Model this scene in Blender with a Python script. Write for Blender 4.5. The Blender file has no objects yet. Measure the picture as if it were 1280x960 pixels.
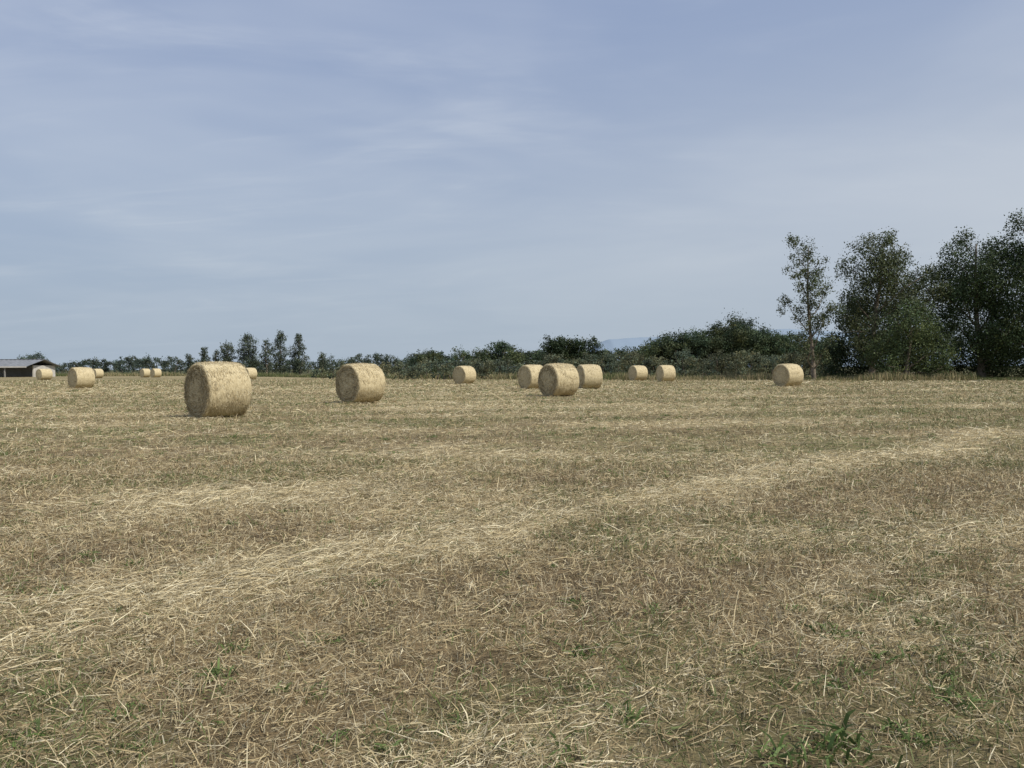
import bpy, math, random
import numpy as np
from mathutils import Vector, Matrix, noise as mnoise
rng=np.random.default_rng(7); random.seed(7)
scene=bpy.context.scene
scene.view_settings.view_transform='Standard'; scene.view_settings.look='None'; scene.view_settings.exposure=0
F=961.0; EYE=1.5

# ------------------------------------------------------------ helpers
def link(o,parent=None):
    scene.collection.objects.link(o)
    if parent: o.parent=parent
    return o
def empty(name,loc=(0,0,0)):
    e=bpy.data.objects.new(name,None); e.location=loc; e.empty_display_size=.5
    return link(e)
def mesh_np(name,V,Fc,cols=None,mat=None,parent=None,smooth=False,mi=None,mats=None):
    me=bpy.data.meshes.new(name)
    V=np.ascontiguousarray(V,dtype=np.float32); Fc=np.ascontiguousarray(Fc,dtype=np.int32)
    k=Fc.shape[1]
    me.vertices.add(len(V)); me.vertices.foreach_set('co',V.ravel())
    me.loops.add(Fc.size); me.loops.foreach_set('vertex_index',Fc.ravel())
    me.polygons.add(len(Fc)); me.polygons.foreach_set('loop_start',np.arange(0,Fc.size,k,dtype=np.int32))
    if mi is not None: me.polygons.foreach_set('material_index',np.asarray(mi,dtype=np.int32))
    me.polygons.foreach_set('use_smooth',np.full(len(Fc),smooth))
    me.update(calc_edges=True)
    if cols is not None:
        a=me.attributes.new('col','FLOAT_COLOR','POINT')
        c=np.ones((len(V),4),dtype=np.float32); c[:,:3]=cols
        a.data.foreach_set('color',c.ravel())
    for m in (mats or [mat]): me.materials.append(m)
    return link(bpy.data.objects.new(name,me),parent)
def norm(a): return a/np.maximum(np.linalg.norm(a,axis=-1,keepdims=True),1e-9)
def ribbons(P0,P1,P2,W,col):
    n=len(P0)
    V=np.stack([P0-W,P0+W,P1-W,P1+W,P2-W*.4,P2+W*.4],1).reshape(-1,3)
    b=(np.arange(n)*6)[:,None]
    Fc=np.stack([b+np.array([[0,1,3,2]]),b+np.array([[2,3,5,4]])],1).reshape(-1,4)
    return V,Fc,np.repeat(col,6,0)
_lat=np.random.default_rng(3).random((256,256))
def vnoise(x,y,s,seed=0):
    x=x/s+seed*17.3; y=y/s+seed*9.1
    xi=np.floor(x).astype(int); yi=np.floor(y).astype(int)
    fx=x-xi; fy=y-yi; fx=fx*fx*(3-2*fx); fy=fy*fy*(3-2*fy)
    g=lambda a,b:_lat[a%256,b%256]
    return (g(xi,yi)*(1-fx)+g(xi+1,yi)*fx)*(1-fy)+(g(xi,yi+1)*(1-fx)+g(xi+1,yi+1)*fx)*fy
def fbm(x,y,s,seed=0,o=4):
    t=0;a=.5;w=0
    for i in range(o):
        t=t+a*vnoise(x,y,s,seed+i*3); w+=a; a*=.55; s*=.48
    return t/w
def sstep(a,b,x):
    t=np.clip((x-a)/(b-a),0,1); return t*t*(3-2*t)

# ------------------------------------------------------------ materials
def newmat(name):
    m=bpy.data.materials.new(name); m.use_nodes=True
    nt=m.node_tree; nt.nodes.clear()
    out=nt.nodes.new('ShaderNodeOutputMaterial')
    return m,nt,out
def attr_mat(name,trans=0.0,rough=.8):
    m,nt,out=newmat(name)
    at=nt.nodes.new('ShaderNodeAttribute'); at.attribute_name='col'
    b=nt.nodes.new('ShaderNodeBsdfPrincipled'); b.inputs['Roughness'].default_value=rough
    b.inputs['Specular IOR Level'].default_value=.2
    nt.links.new(at.outputs['Color'],b.inputs['Base Color'])
    if trans>0:
        t=nt.nodes.new('ShaderNodeBsdfTranslucent'); nt.links.new(at.outputs['Color'],t.inputs['Color'])
        mx=nt.nodes.new('ShaderNodeMixShader'); mx.inputs[0].default_value=trans
        nt.links.new(b.outputs[0],mx.inputs[1]); nt.links.new(t.outputs[0],mx.inputs[2]); nt.links.new(mx.outputs[0],out.inputs[0])
    else: nt.links.new(b.outputs[0],out.inputs[0])
    return m
def noise_mat(name,c1,c2,scale,rough=.85,bump=0.0,stretch=(1,1,1)):
    m,nt,out=newmat(name)
    tc=nt.nodes.new('ShaderNodeTexCoord'); mp=nt.nodes.new('ShaderNodeMapping'); mp.inputs['Scale'].default_value=stretch
    n=nt.nodes.new('ShaderNodeTexNoise'); n.inputs['Scale'].default_value=scale; n.inputs['Detail'].default_value=6
    r=nt.nodes.new('ShaderNodeValToRGB'); r.color_ramp.elements[0].position=.3; r.color_ramp.elements[1].position=.7
    r.color_ramp.elements[0].color=(*c1,1); r.color_ramp.elements[1].color=(*c2,1)
    b=nt.nodes.new('ShaderNodeBsdfPrincipled'); b.inputs['Roughness'].default_value=rough; b.inputs['Specular IOR Level'].default_value=.2
    L=nt.links.new
    L(tc.outputs['Object'],mp.inputs[0]); L(mp.outputs[0],n.inputs['Vector']); L(n.outputs['Fac'],r.inputs[0]); L(r.outputs[0],b.inputs['Base Color'])
    if bump:
        bp=nt.nodes.new('ShaderNodeBump'); bp.inputs['Strength'].default_value=bump; L(n.outputs['Fac'],bp.inputs['Height']); L(bp.outputs[0],b.inputs['Normal'])
    L(b.outputs[0],out.inputs[0]); return m
M_straw=attr_mat('straw_strands',.15,.65)
M_leaf=attr_mat('leaves',.28,.6)
M_grass=attr_mat('green_blades',.25,.6)
M_bark=noise_mat('bark',(.10,.08,.06),(.26,.22,.17),3,bump=.4)

# ------------------------------------------------------------ world / sun
S=Vector((0.74,-0.50,1.0)).normalized()
elev=math.asin(S.z); az=math.atan2(S.x,S.y)
w=bpy.data.worlds.new("World"); scene.world=w; w.use_nodes=True
nt=w.node_tree; nt.nodes.clear(); L=nt.links.new; N=nt.nodes.new
wo=N('ShaderNodeOutputWorld'); bg=N('ShaderNodeBackground'); bg.inputs[1].default_value=.10
sky=N('ShaderNodeTexSky'); sky.sky_type='NISHITA'; sky.sun_disc=False; sky.sun_elevation=elev; sky.sun_rotation=az
sky.air_density=1.0; sky.dust_density=1.5; sky.ozone_density=2.0
tc=N('ShaderNodeTexCoord'); sp=N('ShaderNodeSeparateXYZ'); L(tc.outputs['Generated'],sp.inputs[0])
def M(op,a,b=None,c=None,clamp=False):
    n=N('ShaderNodeMath'); n.operation=op; n.use_clamp=clamp
    for i,v in enumerate((a,b,c)):
        if v is None: continue
        if isinstance(v,(int,float)): n.inputs[i].default_value=v
        else: L(v,n.inputs[i])
    return n.outputs[0]
z=M('MAXIMUM',sp.outputs[2],0.0)
zz=M('ADD',z,0.16)
px=M('DIVIDE',sp.outputs[0],zz); py=M('DIVIDE',sp.outputs[1],zz)
cx=N('ShaderNodeCombineXYZ'); L(px,cx.inputs[0]); L(py,cx.inputs[1])
def cloudnoise(scale,rot,st,detail,dist,off=(0,0,0)):
    mp=N('ShaderNodeMapping'); mp.inputs['Rotation'].default_value=(0,0,rot); mp.inputs['Scale'].default_value=st; mp.inputs['Location'].default_value=off
    L(cx.outputs[0],mp.inputs[0])
    n=N('ShaderNodeTexNoise'); n.inputs['Scale'].default_value=scale; n.inputs['Detail'].default_value=detail; n.inputs['Distortion'].default_value=dist; n.inputs['Roughness'].default_value=.55
    L(mp.outputs[0],n.inputs['Vector']); return n.outputs['Fac']
def mapr(v,a,b,c=0.,d=1.):
    n=N('ShaderNodeMapRange'); n.interpolation_type='SMOOTHSTEP'
    n.inputs[1].default_value=a;n.inputs[2].default_value=b;n.inputs[3].default_value=c;n.inputs[4].default_value=d
    L(v,n.inputs[0]); return n.outputs[0]
big=mapr(cloudnoise(.60,.5,(1,1.3,1),4,.5,(2.3,.4,0)),.36,.64)
wisp=mapr(cloudnoise(1.3,.75,(.7,1.7,1),8,1.0,(5,1,0)),.42,.74)
fine=mapr(cloudnoise(4.0,.8,(.5,2.0,1),9,.8,(1,3,0)),.38,.72)
leftw=mapr(sp.outputs[0],.25,-.45,.35,1.)
cl=M('ADD',M('ADD',.06,M('MULTIPLY',big,.46)),M('MULTIPLY',M('MULTIPLY',wisp,leftw),M('ADD',.24,M('MULTIPLY',fine,.42))),clamp=True)
base=N('ShaderNodeMixRGB'); base.inputs[0].default_value=.8
L(sky.outputs[0],base.inputs[1]); base.inputs[2].default_value=(2.9,3.75,5.75,1)
m1=N('ShaderNodeMixRGB'); L(cl,m1.inputs[0]); L(base.outputs[0],m1.inputs[1]); m1.inputs[2].default_value=(5.6,6.2,7.3,1)
hz=mapr(M('SUBTRACT',z,M('MULTIPLY',sp.outputs[0],.10)),-.02,.47,1.,0.)
m2=N('ShaderNodeMixRGB'); L(M('MULTIPLY',hz,.88),m2.inputs[0]); L(m1.outputs[0],m2.inputs[1])
side=mapr(sp.outputs[0],-.6,.6)
hc=N('ShaderNodeMixRGB'); L(side,hc.inputs[0]); hc.inputs[1].default_value=(4.1,4.95,5.8,1); hc.inputs[2].default_value=(5.6,6.1,6.6,1)
low=mapr(z,.0,.20,1.,0.)
hc2=N('ShaderNodeMixRGB'); L(M('MULTIPLY',low,.75),hc2.inputs[0]); L(hc.outputs[0],hc2.inputs[1]); hc2.inputs[2].default_value=(3.9,4.65,5.4,1)
L(hc2.outputs[0],m2.inputs[2])
L(m2.outputs[0],bg.inputs[0]); L(bg.outputs[0],wo.inputs[0])
sd=bpy.data.lights.new('sun','SUN'); sd.energy=4.2; sd.angle=math.radians(.7); sd.color=(1,.945,.85)
so=link(bpy.data.objects.new('sun',sd)); so.rotation_euler=S.to_track_quat('Z','Y').to_euler(); so.location=(30,-20,40)

# ------------------------------------------------------------ camera
cd=bpy.data.cameras.new('camera'); cd.sensor_width=36; cd.lens=F/1280*36; cd.clip_end=20000; cd.clip_start=.05
co=link(bpy.data.objects.new('camera',cd))
co.matrix_world=Matrix.Translation((0,0,EYE))@Matrix.Rotation(math.radians(90-1.19),4,'X')@Matrix.Rotation(math.radians(-.27),4,'Z')
scene.camera=co

# ------------------------------------------------------------ field colour fields
def fields(x,y):
    u=-.66*x+.75*y; v=.75*x+.66*y
    wob=(fbm(v,u*.3,5,1)-.5)*2.6
    uu=u+wob
    br=fbm(v*.5,u*1.3,1.1,5)
    band=1.0*np.exp(-((uu-5.3)/.6)**2)*sstep(.36,.56,br+.03)
    band+=.7*np.exp(-((uu-8.9)/.8)**2)*sstep(.40,.6,br+.04)*sstep(3,-3,x)
    band+=.6*np.exp(-((uu-2.1)/.45)**2)*sstep(.42,.60,br)
    band+=.4*sstep(.52,.66,fbm(x*.3,y*1.2,2.2,11))
    stripes=sstep(.15,.85,.5+.5*np.sin((y-.30*x+4*fbm(x,y,18,8))*2*np.pi/5.0))
    band+=.42*stripes*sstep(11,20,y)*sstep(.3,.6,fbm(x*.5,y,4,12))
    band=np.clip(band,0,1)
    green=sstep(.46,.68,fbm(x,y,1.8,21))*.65
    green+=.55*sstep(8,12,y)*(1-.35*sstep(30,55,y))*sstep(.36,.6,fbm(x*.4,y,4,25))
    green+=.35*(1-stripes)*sstep(11,20,y)
    green=np.clip(green*(1-band*.95),0,1)
    dark=sstep(.42,.68,fbm(x,y,.8,31))
    return band,green,dark

# ------------------------------------------------------------ ground sheet
def axis_pts(n,a,mx):
    s=np.linspace(-1,1,n); k=math.asinh(mx/a); return a*np.sinh(s*k)
gx=axis_pts(521,2.0,9000.); gy=axis_pts(521,2.0,9000.)+6.0
X,Y=np.meshgrid(gx,gy)
def ground_z(x,y):
    near=np.exp(-((np.hypot(x,y))/60)**2)
    return (fbm(x,y,2.5,41,3)-.5)*.06*near
Z=ground_z(X,Y)
n=521
V=np.stack([X,Y,Z],-1).reshape(-1,3)
i=np.arange((n-1)*(n-1)); r=i//(n-1); c=i%(n-1); b=r*n+c
Fc=np.stack([b,b+1,b+n+1,b+n],1)
band,green,dark=fields(X,Y)
soil=np.array([.27,.205,.115]); pale=np.array([.52,.435,.25]); grn=np.array([.165,.165,.070]); dk=np.array([.145,.108,.065])
C=soil+0*X[...,None]
C=C*(1-dark[...,None]*.6)+dk*dark[...,None]*.6
C=C*(1-green[...,None]*.65)+grn*green[...,None]*.65
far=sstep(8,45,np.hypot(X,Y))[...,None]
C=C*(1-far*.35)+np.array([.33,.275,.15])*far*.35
C=C*(1-band[...,None]*.7)+pale*band[...,None]*.7
edge=sstep(0,12,Y-(190-1.15*np.clip(X+10,0,90)))[...,None]
C=C*(1-edge)+np.array([.11,.11,.05])*edge
m,nt,out=newmat('stubble_soil'); L=nt.links.new; N=nt.nodes.new
at=N('ShaderNodeAttribute'); at.attribute_name='col'
tc=N('ShaderNodeTexCoord')
def strk(rot,sc,st):
    mp=N('ShaderNodeMapping'); mp.inputs['Rotation'].default_value=(0,0,rot); mp.inputs['Scale'].default_value=st
    nn=N('ShaderNodeTexNoise'); nn.inputs['Scale'].default_value=sc; nn.inputs['Detail'].default_value=5; nn.inputs['Roughness'].default_value=.7; nn.inputs['Distortion'].default_value=.4
    L(tc.outputs['Object'],mp.inputs[0]); L(mp.outputs[0],nn.inputs['Vector']); return nn.outputs['Fac']
f1=strk(-.7,28,(1,7,1)); f2=strk(.9,28,(1,7,1)); f3=strk(.1,28,(1,7,1))
n1=M('MAXIMUM',M('MAXIMUM',f1,f2),f3)
n2=N('ShaderNodeTexNoise'); n2.inputs['Scale'].default_value=3.0; n2.inputs['Detail'].default_value=8; L(tc.outputs['Object'],n2.inputs['Vector'])
ad=M('ADD',M('MULTIPLY',n1,1.4),M('MULTIPLY',n2.outputs['Fac'],.6))
mr=mapr(ad,.85,1.4,.3,1.6)
mu=N('ShaderNodeVectorMath'); mu.operation='SCALE'; L(at.outputs['Color'],mu.inputs[0]); L(mr,mu.inputs['Scale'])
bs=N('ShaderNodeBsdfPrincipled'); bs.inputs['Roughness'].default_value=.95; bs.inputs['Specular IOR Level'].default_value=.1
L(mu.outputs[0],bs.inputs['Base Color'])
bp=N('ShaderNodeBump'); bp.inputs['Strength'].default_value=.6; bp.inputs['Distance'].default_value=.03; L(n1,bp.inputs['Height']); L(bp.outputs[0],bs.inputs['Normal'])
L(bs.outputs[0],out.inputs[0])
mesh_np('ground',V,Fc,C.reshape(-1,3),m,smooth=True)

# ------------------------------------------------------------ straw and stubble
PAL=np.array([[.61,.515,.315],[.46,.37,.21],[.27,.20,.11],[.41,.355,.235],[.135,.17,.06],[.76,.68,.47]])
def pick(wts):
    cw=np.cumsum(wts,1); cw/=cw[:,-1:]
    return PAL[(rng.random((len(wts),1))>cw).sum(1).clip(0,5)]
def scatter(NT,d0,d1,expo,spread=.86):
    g=np.linspace(d0,d1,4000); rho=np.where(g<5,1,(5/g)**expo)*g
    cdf=np.cumsum(rho); cdf/=cdf[-1]
    d=np.interp(rng.random(NT),cdf,g); x=d*rng.uniform(-spread,spread,NT)
    return x,d
def straw_layer(NT,d0,d1,kind,expo=1.4,lnf=1.0,wf=1.0):
    x,y=scatter(NT,d0,d1,expo)
    band,green,dark=fields(x,y)
    keep=rng.random(NT)<(.55+.45*band if kind=='flat' else 1-.5*band)
    keep&=rng.random(NT)<(1-.4*dark)
    x,y,band,green,dark=[a[keep] for a in (x,y,band,green,dark)]
    n=len(x); z=ground_z(x,y); d=np.hypot(x,y)
    wd=.00115*wf*(1+d/6.5)*rng.uniform(.5,1.5,n)
    if kind=='flat':
        ln=rng.gamma(2.2,.034,n)*(1+.6*band)*(1+d/40)*lnf
        lg=rng.random(n)<.03+.05*band; ln[lg]*=2.0
        a0=math.atan2(.66,.75)
        ang=np.where(rng.random(n)<.40+.3*band, a0+rng.normal(0,.6,n), rng.uniform(0,2*np.pi,n))+np.pi*(rng.random(n)<.5)
        el=rng.normal(.04,.15,n)
        dirv=np.stack([np.cos(ang)*np.cos(el),np.sin(ang)*np.cos(el),np.sin(el)],1)
        P0=np.stack([x,y,z+.004+rng.random(n)**2*(.035+.045*band)],1)
        bend=np.stack([-np.sin(ang),np.cos(ang),0*ang],1)*rng.normal(0,.10,n)[:,None]
        P1=P0+dirv*ln[:,None]*.5+bend*ln[:,None]; P2=P0+dirv*ln[:,None]
        P1[:,2]+=rng.normal(0,.07,n)*ln
        for P in (P1,P2): P[:,2]=np.maximum(P[:,2],z+.002)
        W=norm(np.cross(dirv,norm(rng.normal(0,1,(n,3))+np.array([0,0,1.5]))))*wd[:,None]
    else:
        ln=rng.gamma(5,.0115,n)*(1+d/80)
        ang=rng.uniform(0,2*np.pi,n); el=rng.normal(.95,.40,n)
        dirv=np.stack([np.cos(ang)*np.cos(el),np.sin(ang)*np.cos(el),np.sin(el)],1)
        P0=np.stack([x,y,z-.003],1); P1=P0+dirv*ln[:,None]*.55
        P2=P0+dirv*ln[:,None]+np.stack([np.cos(ang),np.sin(ang),-.3+0*ang],1)*(ln*rng.uniform(0,.35,n))[:,None]
        W=norm(np.cross(dirv,rng.normal(0,1,(n,3))))*wd[:,None]
    o=np.ones(n)
    wts=np.stack([.24*o+.7*band,.36*o,.30*(1-band)*(1+.6*dark),.26*o,(.05+.85*green)*(1.3 if kind!='flat' else .5),.05+.55*band],1)
    col=pick(wts)*rng.uniform(.7,1.12,n)[:,None]
    return ribbons(P0,P1,P2,W,col)
def merge(parts):
    Vs=[];Fs=[];Cs=[];o=0
    for a,b,c in parts: Vs.append(a);Fs.append(b+o);Cs.append(c);o+=len(a)
    return np.concatenate(Vs),np.concatenate(Fs),np.concatenate(Cs)
V,Fc,C=merge([straw_layer(330000,1.5,75,'flat'),straw_layer(270000,1.5,13,'flat',1.0,.6,.9)]); mesh_np('loose_straw',V,Fc,C,M_straw)
V,Fc,C=merge([straw_layer(330000,1.5,110,'up'),straw_layer(90000,1.5,13,'up',1.0)]); mesh_np('stubble',V,Fc,C,M_straw)

def weeds():
    spots=[(-1.44,3.7,1.1),(.37,3.95,1.1),(.87,4.65,.9),(1.98,3.4,1.1),(1.76,4.24,1.3),(-2.55,4.5,.8),(-1.67,3.35,.9),(.49,3.27,1),(1.3,3.0,1.5),(1.05,2.95,1.1),(-.26,3.17,.9),(-3.1,5.1,.9),(2.2,3.9,.9),(1.5,3.6,.9),(.2,2.9,1),(1.9,3.9,1),(1.6,3.1,1),(-2.0,3.1,1),(2.4,4.4,1)]
    for k in range(800):
        d=3+70*random.random()**1.5; spots.append((d*random.uniform(-.8,.8),d,random.uniform(.25,.75)*(1+d/30)))
    parts=[]
    for x,y,s in spots:
        n=int(24*min(s,1.5))+6
        px=x+rng.normal(0,.05*s,n); py=y+rng.normal(0,.05*s,n)
        ang=rng.uniform(0,6.28,n); el=rng.uniform(.3,1.3,n); ln=rng.uniform(.03,.09,n)*s
        dv=np.stack([np.cos(ang)*np.cos(el),np.sin(ang)*np.cos(el),np.sin(el)],1)
        P0=np.stack([px,py,ground_z(px,py)+.01],1); P1=P0+dv*ln[:,None]*.6; P2=P0+dv*ln[:,None]; P2[:,2]-=ln*.2; P2[:,:2]+=dv[:,:2]*ln[:,None]*.3
        W=norm(np.cross(dv,rng.normal(0,1,(n,3))))*(rng.uniform(.0015,.0055,n)*s)[:,None]
        col=np.array([.11,.16,.05])*rng.uniform(.6,1.5,n)[:,None]
        parts.append(ribbons(P0,P1,P2,W,col))
    V,Fc,C=merge(parts); mesh_np('green_weeds',V,Fc,C,M_grass)
weeds()

# ------------------------------------------------------------ hay bales
def bale_material():
    m,nt,out=newmat('baled_straw'); L=nt.links.new; N=nt.nodes.new
    at=N('ShaderNodeAttribute'); at.attribute_name='buv'
    def nz(sc,st,det=6,rg=.65):
        mp=N('ShaderNodeMapping'); mp.inputs['Scale'].default_value=st; L(at.outputs['Vector'],mp.inputs[0])
        n=N('ShaderNodeTexNoise'); n.inputs['Scale'].default_value=sc; n.inputs['Detail'].default_value=det; n.inputs['Roughness'].default_value=rg
        L(mp.outputs[0],n.inputs['Vector']); return n.outputs['Fac']
    a=nz(1,(7,60,7)); b2=nz(1,(3,9,3)); c=nz(1,(60,60,60),3)
    def mm(op,x,y):
        n=N('ShaderNodeMath'); n.operation=op
        for i,v in enumerate((x,y)):
            if isinstance(v,(int,float)): n.inputs[i].default_value=v
            else: L(v,n.inputs[i])
        return n.outputs[0]
    s=mm('ADD',mm('ADD',mm('MULTIPLY',a,.5),mm('MULTIPLY',b2,.25)),mm('MULTIPLY',c,.25))
    r=N('ShaderNodeValToRGB'); L(s,r.inputs[0]); e=r.color_ramp.elements
    e[0].position=.36; e[0].color=(.20,.15,.08,1); e[1].position=.64; e[1].color=(.71,.62,.41,1)
    k=e.new(.47); k.color=(.48,.395,.23,1)
    bs=N('ShaderNodeBsdfPrincipled'); bs.inputs['Roughness'].default_value=.75; bs.inputs['Specular IOR Level'].default_value=.25
    L(r.outputs[0],bs.inputs['Base Color'])
    bp=N('ShaderNodeBump'); bp.inputs['Strength'].default_value=.9; bp.inputs['Distance'].default_value=.04; L(s,bp.inputs['Height']); L(bp.outputs[0],bs.inputs['Normal'])
    L(bs.outputs[0],out.inputs[0]); return m
M_bale=bale_material()
def make_bale(x,y,theta,nf,R=.875,Lh=.70,seed=0):
    beta=math.atan2(x,y); phi=-beta+math.radians(theta)
    e=empty('hay_bale',(x,y,R-.035)); e.rotation_euler=(0,0,phi)
    prof=[]; kind=[]
    for t in (0.02,.15,.3,.45,.6,.72,.82,.9): prof.append((-Lh-.03*(1-t*t)*math.cos(t*2)+.012*math.sin(t*40),t*R)); kind.append(0)
    for a in (0.25,.55,.85): prof.append((-Lh+.09*(1-math.cos(a*1.57)),R*.9+.085*math.sin(a*1.57))); kind.append(0)
    for t in np.linspace(-.86,.86,19):
        prof.append((t*Lh,R*(.975+.045*(1-t*t)))); kind.append(1)
    m=[(-a,b) for a,b in prof[:11]][::-1]; prof+=m; kind+=[0]*11
    NA=112; K=len(prof)
    V=[];U=[]
    for j,(ax,rr) in enumerate(prof):
        for i in range(NA):
            th=2*math.pi*i/NA-math.pi/2
            d=1+.022*mnoise.noise(Vector((ax*2.2+seed*5,3*math.cos(th),3*math.sin(th))))+.012*mnoise.noise(Vector((ax*9,12*math.cos(th)+seed,12*math.sin(th))))
            dx=.022*mnoise.noise(Vector((rr*9,4*math.cos(th)*rr+seed,4*math.sin(th)*rr+3))) if kind[j]==0 else 0
            r=rr*d; zz=r*math.sin(th); yy=r*math.cos(th)
            lo=-R+.05
            if zz<lo: yy*=1.02; zz=lo+(zz-lo)*.35
            zz-=.02*(1-abs(zz)/R) ; yy*=1.012
            V.append((ax+dx,yy,zz))
            U.append((th*R,ax,seed*3.0) if kind[j] else (th*.55,rr+.04*(th/6.28)+4,seed*3.+9))
    Fc=[]
    for j in range(K-1):
        for i in range(NA):
            a=j*NA+i; b=j*NA+(i+1)%NA; Fc.append((a,b,b+NA,a+NA))
    o=mesh_np('body',np.array(V),np.array(Fc)[:,::-1],None,M_bale,e,smooth=True)
    at=o.data.attributes.new('buv','FLOAT_VECTOR','POINT'); at.data.foreach_set('vector',np.array(U,dtype=np.float32).ravel())
    for j in (0,K-1):
        cpt=Vector((prof[j][0],0,-.02))
        for i in range(NA): o.data.vertices[j*NA+i].co=cpt
    ns=int(nf*.6); th=rng.uniform(0,2*np.pi,ns); ax=rng.uniform(-Lh*.97,Lh*.97,ns); rr=R*(.98+.045*(1-(ax/Lh)**2))
    rad=np.stack([0*th,np.cos(th),np.sin(th)],1); tan=np.stack([0*th,-np.sin(th),np.cos(th)],1); axv=np.array([[1.,0,0]])
    dv=norm(tan*np.sign(rng.normal(0,1,ns))[:,None]+axv*rng.normal(0,.55,ns)[:,None])
    ln=rng.gamma(3,.028,ns)
    P0=rad*rr[:,None]+axv*ax[:,None]
    lift=np.abs(rng.normal(0,.008,ns))+.004
    def on(P,l):
        q=P.copy(); rr2=np.hypot(q[:,1],q[:,2]); s=(rr+l)/rr2; q[:,1]*=s; q[:,2]*=s; return q
    P1=on(P0+dv*ln[:,None]*.5,lift); P2=on(P0+dv*ln[:,None],lift*rng.uniform(0,2.5,ns)); P0=on(P0,0*lift)
    for P in (P0,P1,P2): P[:,2]-=.02*(1-np.abs(P[:,2])/R)
    W=norm(np.cross(dv,rad+rng.normal(0,.4,(ns,3))))*(rng.uniform(.0015,.004,ns)*(1+y/60))[:,None]
    wt=np.tile(np.array([[.4,.28,.12,.14,.0,.24]]),(ns,1)); A=ribbons(P0,P1,P2,W,pick(wt)*rng.uniform(.72,1.1,ns)[:,None])
    ne=nf-ns; th=rng.uniform(0,2*np.pi,ne); r=R*.95*np.sqrt(rng.random(ne)); sg=np.where(rng.random(ne)<.8,-1.,1.)
    ringk=.5+.5*np.sin(r*2*np.pi/.11)
    rad=np.stack([0*th,np.cos(th),np.sin(th)],1); tan=np.stack([0*th,-np.sin(th),np.cos(th)],1); nx=np.stack([sg,0*sg,0*sg],1)
    dv=norm(tan+rad*rng.normal(0,.35,ne)[:,None]); ln=rng.gamma(3,.03,ne)
    P0=rad*r[:,None]+nx*(Lh+.012)-np.array([[0,0,.02]]); P1=P0+dv*ln[:,None]*.5+nx*(np.abs(rng.normal(0,.02,ne)))[:,None]; P2=P0+dv*ln[:,None]+nx*(np.abs(rng.normal(0,.03,ne)))[:,None]
    for P in (P1,P2):
        q=np.hypot(P[:,1],P[:,2]); s=np.minimum(1,R*.97/q); P[:,1]*=s; P[:,2]*=s
    W=norm(np.cross(dv,nx+rng.normal(0,.4,(ne,3))))*(rng.uniform(.0015,.004,ne)*(1+y/60))[:,None]
    wt=np.stack([.1+.5*ringk,.34+0*r,.5*(1-ringk),.14+0*r,0*r,.02+.15*ringk],1); B=ribbons(P0,P1,P2,W,pick(wt)*rng.uniform(.6,1.1,ne)[:,None])
    nk=nf//14; th=rng.uniform(0,2*np.pi,nk); q=rng.gamma(2,.12,nk)
    P0=np.stack([(Lh+q*.6)*np.sign(np.cos(th))*np.abs(np.cos(th))**.3,(.35+q)*np.sin(th)*1.3,-R+.045+rng.random(nk)*.05],1)
    a2=rng.uniform(0,6.28,nk); dv=np.stack([np.cos(a2),np.sin(a2),rng.normal(0,.15,nk)],1); ln=rng.gamma(3,.03,nk)
    W=norm(np.cross(dv,rng.normal(0,.4,(nk,3))+[0,0,1]))*.003*(1+y/60)
    Cc=ribbons(P0,P0+dv*ln[:,None]*.5,P0+dv*ln[:,None],W,pick(np.tile(np.array([[.5,.3,.1,.1,.0,.3]]),(nk,1))))
    V,Fc,C=merge([A,B,Cc]); V[:,2]=np.maximum(V[:,2],-R+.04); mesh_np('loose_fibres',V,Fc,C,M_straw,e)
    return e
bales=[(-9.22,24.1,27,14000,.68),(-6.64,33.7,38,10000,.72),(2.46,40.6,38,9000,.72),(1.45,55.0,36,3000,.70),(5.45,54.6,24,3000,.70),
(-4.56,73.6,48,2500,.78),(14.5,88.5,36,1500,.78),(16.2,81,28,1500,.72),(21.0,58.5,46,3500,.75),(-35,62.5,24,2500,.70),
(-73,120,30,600,.85),(-76,141,30,500,.7),(-72.5,152,30,500,.7),(-69,149,30,500,.7),(-38.5,113,30,700,.7)]
for k,(x,y,t,nf,lh) in enumerate(bales): make_bale(x,y,t,nf,Lh=lh,seed=k)

# ------------------------------------------------------------ trees
def tube(p0,p1,r0,r1,seg=7):
    p0=np.array(p0);p1=np.array(p1); d=norm(p1-p0); a=norm(np.cross(d,[.3,.9,.1])); b=np.cross(d,a)
    t=np.linspace(0,2*np.pi,seg,endpoint=False); ring=np.cos(t)[:,None]*a+np.sin(t)[:,None]*b
    V=np.concatenate([p0+ring*r0,p1+ring*r1]); i=np.arange(seg); j=(i+1)%seg
    return V,np.stack([i,j,j+seg,i+seg],1),np.tile([[.17,.14,.11]],(2*seg,1))
def limb(p0,p1,r0,r1,n=4,wob=.06):
    p0=np.array(p0,float);p1=np.array(p1,float); Ln=np.linalg.norm(p1-p0); pts=[p0+(p1-p0)*t+(rng.normal(0,wob*Ln,3)*(0<t<1)) for t in np.linspace(0,1,n+1)]
    return [tube(pts[k],pts[k+1],r0+(r1-r0)*k/n,r0+(r1-r0)*(k+1)/n) for k in range(n)]
DENS=4.2
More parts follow.
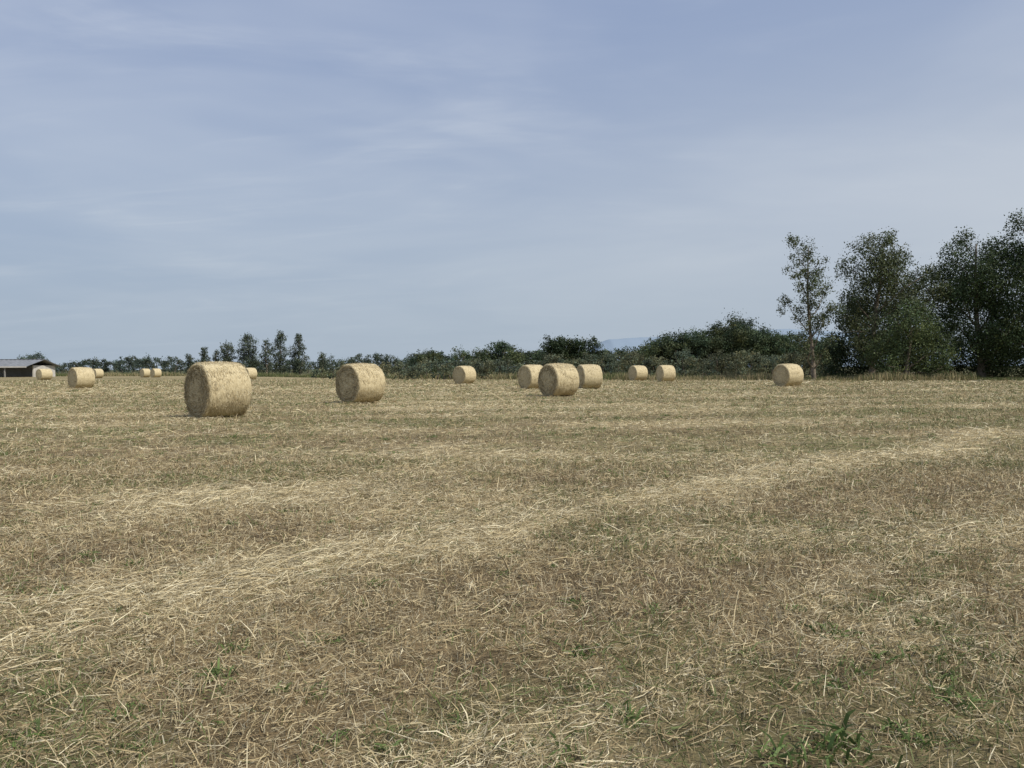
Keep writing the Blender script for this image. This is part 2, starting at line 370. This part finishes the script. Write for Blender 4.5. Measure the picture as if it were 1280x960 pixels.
def leaves(clumps,dens,leaf,base,sub=9,airy=.35,light=.35,core=0.0):
    P=[];Nn=[];C=[]
    for (x,y,z,rx,ry,rz) in clumps:
        area=(rx*rz+rx*ry+ry*rz)/3*4
        n=int(DENS*dens*area/(leaf*leaf))+12
        ns=max(4,int(sub*rng.uniform(.8,1.2)))
        dirs=norm(rng.normal(0,1,(ns,3))); cen=dirs*rng.uniform(.35,.95,(ns,1))
        idx=rng.integers(0,ns,n)
        q=norm(rng.normal(0,1,(n,3)))*(rng.random((n,1))**.45)*airy*rng.uniform(.7,1.35,(ns,1))[idx]
        stray=rng.random(n)<.15; q[stray]*=1.8
        loc=cen[idx]+q
        if core>0:
            ci=rng.random(n)<core; loc[ci]=(norm(rng.normal(0,1,(n,3)))*(rng.random((n,1))**.4)*.85)[ci]
        out=norm(q+.3*loc+np.array([0,0,.1]))
        P.append(np.array([x,y,z])+loc*np.array([rx,ry,rz])); Nn.append(norm(out*.8+rng.normal(0,.5,(n,3))))
        sb=rng.uniform(1-light,1+light,(ns,1))[idx]; hue=rng.normal(0,.08,(ns,1))[idx]
        cc=np.array(base)*sb*rng.uniform(.7,1.3,(n,1)); cc=cc*np.concatenate([1+hue,1+0*hue,1-hue],1); C.append(cc)
    P=np.concatenate(P);Nn=np.concatenate(Nn);C=np.concatenate(C).clip(.008,.3); n=len(P)
    a=norm(np.cross(Nn,rng.normal(0,1,(n,3)))); b=np.cross(Nn,a)
    s=leaf*rng.uniform(.5,1.2,(n,1))*.5; asp=rng.uniform(.45,.8,(n,1))
    V=np.stack([P-a*s,P-b*s*asp,P+a*s,P+b*s*asp],1).reshape(-1,3)
    V[:,2]=np.maximum(V[:,2],.02)
    return V,np.arange(4*n).reshape(n,4),np.repeat(C,4,0)
def build_tree(name,base,clumps,trunk_r,dens,leaf,col,sub=9,airy=.35,light=.35,core=0.0):
    bx,by=base; e=empty(name,(bx,by,0))
    cl=[(c[0]-bx,c[1]-by,c[2],c[3],c[4],c[5]) for c in clumps]
    top=max(c[2] for c in cl)
    W=[]
    mean=np.array([np.mean([c[0] for c in cl if c[2]>top*.6]),0,top])
    spine=lambda t:np.array([mean[0]*t**1.5+.25*math.sin(t*5+bx),0,top*t])
    ks=np.linspace(0,.95,8)
    for k in range(7): W.append(tube(spine(ks[k])-([0,0,.2] if k==0 else 0),spine(ks[k+1]),trunk_r*(1-ks[k]*.85)*(1.25 if k==0 else 1),trunk_r*(1-ks[k+1]*.85)))
    for c in cl:
        t=np.clip((c[2]-.18*top-.25*abs(c[0]))/top,.08,.9)
        W+=limb(spine(t),c[:3],trunk_r*(1-t*.85)*.45,trunk_r*.10,3)
        for q in range(2):
            W+=limb(c[:3],np.array(c[:3])+rng.normal(0,.45,3)*np.array(c[3:6]),trunk_r*.09,trunk_r*.03,2)
    V,Fc,C=merge(W); mesh_np('trunk_and_limbs',V,Fc,C,M_bark,e,smooth=True)
    V,Fc,C=leaves(cl,dens,leaf,col,sub,airy,light,core); mesh_np('foliage',V,Fc,C,M_leaf,e)
    return e
def pts(lst,d,dep=2.2,rs=1.0,yh=457.5):
    k=d/F
    return [((px-640)*k,d+random.uniform(-dep,dep),max(.6,EYE+(yh-py)*k),r*k*rs*random.uniform(.9,1.15),r*k*rs*1.1,r*k*rs*random.uniform(.85,1.1)) for px,py,r in lst]
EUC=(.080,.098,.046); OAK=(.050,.074,.029)
t1=[(993,301,10),(1006,318,15),(1024,334,12),(994,340,13),(1012,356,17),(1035,362,9),(985,379,11),(1004,394,16),(1029,388,14),(1015,420,13),(998,432,9),(1038,425,9),(1020,445,12),(1010,375,14),(1000,360,12),(1022,405,12)]
build_tree('eucalyptus_tree',((1015-640)*85/F,85),pts(t1,85,1.8,1.22),.22,.85,.22,EUC,14,.34,core=.12)
t2=[(1104,300,11),(1072,312,15),(1095,317,18),(1060,335,15),(1122,327,15),(1085,345,23),(1125,354,21),(1150,345,15),(1160,370,16),(1063,370,17),(1100,382,25),(1140,386,22),(1056,398,14),(1080,415,22),(1110,420,22),(1070,440,18),(1104,350,22),(1080,375,20),(1120,375,22),(1095,335,20)]
build_tree('eucalyptus_tree',((1092-640)*88/F,88),pts(t2,88,2.2,1.28),.35,1.0,.24,EUC,20,.36,core=.35)
t5=[(1138,388,17),(1113,404,20),(1158,408,22),(1128,430,26),(1168,438,20),(1094,440,18),(1145,452,22),(1105,458,16),(1180,458,12),(1135,410,20),(1150,430,22)]
build_tree('broadleaf_tree',((1135-640)*82/F,82),pts(t5,82,1.5,1.25),.25,.95,.22,(.078,.105,.042),22,.34,core=.35)
t3=[(1220,297,13),(1202,320,19),(1240,316,18),(1184,340,15),(1225,342,27),(1258,340,20),(1200,372,25),(1245,378,29),(1188,400,18),(1225,410,28),(1265,412,25),(1205,430,22),(1235,440,26),(1215,360,26),(1175,365,12),(1250,450,22),(1210,340,20),(1240,360,25)]
build_tree('broadleaf_tree',((1225-640)*86/F,86),pts(t3,86,2.5,1.28),.38,1.0,.24,OAK,22,.36,core=.4)
t4=[(1279,278,13),(1296,290,19),(1320,282,18),(1275,308,20),(1320,315,26),(1290,345,30),(1335,360,32),(1290,395,30),(1340,410,32),(1300,430,28),(1370,330,30),(1380,390,35),(1270,360,20),(1275,430,24),(1285,320,22)]
build_tree('broadleaf_tree',((1310-640)*83/F,83),pts(t4,83,2.5,1.25),.40,1.0,.24,OAK,22,.36,core=.4)
t6=[(1050,395,16),(1075,395,22),(1130,365,22),(1165,390,20),(1190,370,18),(1180,415,25),(1110,425,25),(1060,430,20),(1150,435,22),(1100,390,22)]
build_tree('broadleaf_tree',((1120-640)*97/F,97),pts(t6,97,2.5,1.35),.35,.85,.28,(.043,.063,.027),18,.36,core=.4)
t7=[(1190,350,20),(1230,335,24),(1270,340,24),(1215,380,28),(1255,385,28),(1180,420,24),(1230,430,28),(1280,420,28),(1300,370,28)]
build_tree('broadleaf_tree',((1235-640)*98/F,98),pts(t7,98,2.5,1.25),.35,.85,.28,(.043,.063,.027),18,.36,core=.4)
us=[]
for px in range(1030,1480,11):
    us.append((px+random.uniform(-5,5),random.uniform(450,466),random.uniform(13,18))); us.append((px+random.uniform(-5,5),random.uniform(420,446),random.uniform(14,20)))
V,Fc,C=leaves(pts(us,92,3,1.15),.8,.26,(.043,.062,.027),12,.40,core=.3); mesh_np('understory_bushes',V,Fc,C,M_leaf)
for px,top,wd in [(237,443,12),(257,433,15),(270,437,10),(285,428,22),(310,417,27),(333,424,15),(351,413,22),(374,416,21),(403,442,14)]:
    d=215+random.uniform(-6,6); h=467-top; ls=[]
    for q in range(10):
        t=q/9
        prof=.5*math.sqrt(max(.02,1-((t-.42)/.62)**2))
        r=wd*.27*(1-.35*t)
        for s_ in (-1,1): ls.append((px+s_*random.uniform(0,1)*wd*max(.02,prof-.16),466-h*(.10+.80*t)+r*.3,r*1.15))
    build_tree('eucalyptus_tree',((px-640)*d/F,d),pts(ls,d,1.4,1.25,462),.22,.75,.40,(.080,.100,.066),9,.42,core=.2)  # far row: leaf colour greyed, distance haze painted into it
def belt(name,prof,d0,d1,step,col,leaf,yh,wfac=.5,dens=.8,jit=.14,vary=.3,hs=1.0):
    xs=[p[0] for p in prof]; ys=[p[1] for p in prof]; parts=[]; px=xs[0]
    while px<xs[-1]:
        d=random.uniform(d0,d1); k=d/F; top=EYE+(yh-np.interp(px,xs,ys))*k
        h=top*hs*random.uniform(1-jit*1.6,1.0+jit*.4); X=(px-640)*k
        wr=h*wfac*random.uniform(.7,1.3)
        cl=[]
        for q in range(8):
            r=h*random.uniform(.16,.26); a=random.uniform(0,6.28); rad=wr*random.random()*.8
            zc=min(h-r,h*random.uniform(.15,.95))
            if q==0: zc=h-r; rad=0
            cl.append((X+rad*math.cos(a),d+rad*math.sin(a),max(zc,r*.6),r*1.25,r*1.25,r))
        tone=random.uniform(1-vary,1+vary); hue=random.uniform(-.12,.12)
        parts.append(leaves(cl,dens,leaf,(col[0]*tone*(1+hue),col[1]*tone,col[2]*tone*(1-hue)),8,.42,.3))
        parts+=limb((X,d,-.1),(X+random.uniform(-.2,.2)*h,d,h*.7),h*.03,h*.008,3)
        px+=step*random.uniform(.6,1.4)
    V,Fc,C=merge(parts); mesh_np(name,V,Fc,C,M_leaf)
belt('distant_trees',[(-120,452),(20,452),(37,443),(50,443),(55,453),(110,450),(140,447),(175,445),(200,449),(215,446),(240,452),(300,452),(385,452),(400,447),(430,449),(470,444),(485,447),(520,446),(545,438)],255,290,6,(.082,.104,.074),.5,463,.6,.6,.2,.3,1.08)  # farthest belt: haze put into the leaf colour, lighter and greyer
belt('distant_trees',[(515,447),(530,439),(560,437),(588,433),(610,438),(628,427),(640,430),(655,434),(670,438),(685,434),(740,437),(770,437),(800,433),(830,420),(862,415),(885,418),(898,405),(920,400),(940,406),(952,417),(980,416),(1010,420),(1050,425)],135,150,6,(.060,.082,.040),.34,459,.5,.7,.16,.35,1.04)
belt('dark_oak_trees',[(690,421),(700,416),(730,415),(742,424)],128,131,8,(.036,.054,.023),.32,459,.45,.7,.1,.2)
belt('olive_trees',[(395,457),(430,453),(520,449),(540,440),(560,444),(640,443),(740,440),(800,439),(880,436),(985,440),(1040,440)],98,122,9,(.115,.132,.082),.26,458.5,.65,.55,.2,.3)
def verge():
    n=60000; px=rng.uniform(-60,1450,n); d=np.interp(px,[-60,230,420,560,760,1000,1100,1450],[190,180,125,105,92,84,78,76])+np.abs(rng.normal(0,5,n))
    x=(px-640)*d/F; cl=sstep(.3,.65,fbm(x,d,6,55)); ln=rng.uniform(.25,.75,n)*(.45+cl)
    ang=rng.uniform(0,6.28,n); el=rng.normal(1.3,.2,n); dv=np.stack([np.cos(ang)*np.cos(el),np.sin(ang)*np.cos(el),np.sin(el)],1)
    P0=np.stack([x,d,0*x],1); W=norm(np.cross(dv,rng.normal(0,1,(n,3))))*(.018*d/90)[:,None]
    g=(rng.random(n)<.35+.6*sstep(.35,.6,fbm(x,d,9,57)))[:,None]
    col=np.where(g,[[.11,.13,.05]],[[.36,.30,.17]])*rng.uniform(.6,1.3,(n,1))
    V,Fc,C=ribbons(P0,P0+dv*ln[:,None]*.5,P0+dv*ln[:,None],W,col); mesh_np('tall_grass',V,Fc,C,M_straw)
verge()

# ------------------------------------------------------------ farm shed (left)
def box(name,x0,x1,y0,y1,z0,z1,mat,parent):
    V=np.array([(x,y,z) for x in (x0,x1) for y in (y0,y1) for z in (z0,z1)])
    Fc=np.array([(0,1,3,2),(4,6,7,5),(0,4,5,1),(2,3,7,6),(0,2,6,4),(1,5,7,3)])
    return mesh_np(name,V,Fc,None,mat,parent)
M_roof=noise_mat('shed_roof_sheet',(.15,.16,.17),(.22,.23,.25),1.2,.8); M_wall=noise_mat('shed_wall_render',(.42,.40,.36),(.58,.56,.52),.8); M_post=noise_mat('shed_steel',(.18,.18,.17),(.28,.27,.25),2)
sh=empty('farm_shed',(-128,176,0))
for nm,ya,za,yb,zb in (('roof_front',-6.5,2.35,0,3.95),('roof_back',6.5,2.35,0,3.95)):
    xs=np.arange(-22,21.01,.25); zz=.05*np.cos(xs*2*np.pi/1.0); K=len(xs)
    V=np.concatenate([np.stack([xs,0*xs+ya,za+zz],1),np.stack([xs-0*xs,0*xs+yb,zb+zz],1)]); i=np.arange(K-1)
    o=mesh_np(nm,V,np.stack([i,i+1,i+1+K,i+K],1),None,M_roof,sh)
    s=o.modifiers.new('thickness','SOLIDIFY'); s.thickness=.08
box('back_wall',-21,20,5.6,5.85,0,2.35,M_wall,sh)
box('ridge_cap',-22,21,-.25,.25,3.98,4.08,M_roof,sh)
box('fascia',-22,21,-6.62,-6.52,2.1,2.4,M_wall,sh)
for k,xx in enumerate(np.arange(-20,20.5,4.5)): box('post_%d'%(k+1),xx-.12,xx+.12,-6.3,-6.06,0,2.25,M_post,sh)
box('end_wall',19.8,20.05,-2.5,5.6,0,2.6,M_wall,sh)

# ------------------------------------------------------------ distant hills
M_hill=noise_mat('hill_painted_haze',(.215,.275,.345),(.235,.295,.365),.004,1.0)  # aerial haze painted into the blue-grey base colour, no haze volume
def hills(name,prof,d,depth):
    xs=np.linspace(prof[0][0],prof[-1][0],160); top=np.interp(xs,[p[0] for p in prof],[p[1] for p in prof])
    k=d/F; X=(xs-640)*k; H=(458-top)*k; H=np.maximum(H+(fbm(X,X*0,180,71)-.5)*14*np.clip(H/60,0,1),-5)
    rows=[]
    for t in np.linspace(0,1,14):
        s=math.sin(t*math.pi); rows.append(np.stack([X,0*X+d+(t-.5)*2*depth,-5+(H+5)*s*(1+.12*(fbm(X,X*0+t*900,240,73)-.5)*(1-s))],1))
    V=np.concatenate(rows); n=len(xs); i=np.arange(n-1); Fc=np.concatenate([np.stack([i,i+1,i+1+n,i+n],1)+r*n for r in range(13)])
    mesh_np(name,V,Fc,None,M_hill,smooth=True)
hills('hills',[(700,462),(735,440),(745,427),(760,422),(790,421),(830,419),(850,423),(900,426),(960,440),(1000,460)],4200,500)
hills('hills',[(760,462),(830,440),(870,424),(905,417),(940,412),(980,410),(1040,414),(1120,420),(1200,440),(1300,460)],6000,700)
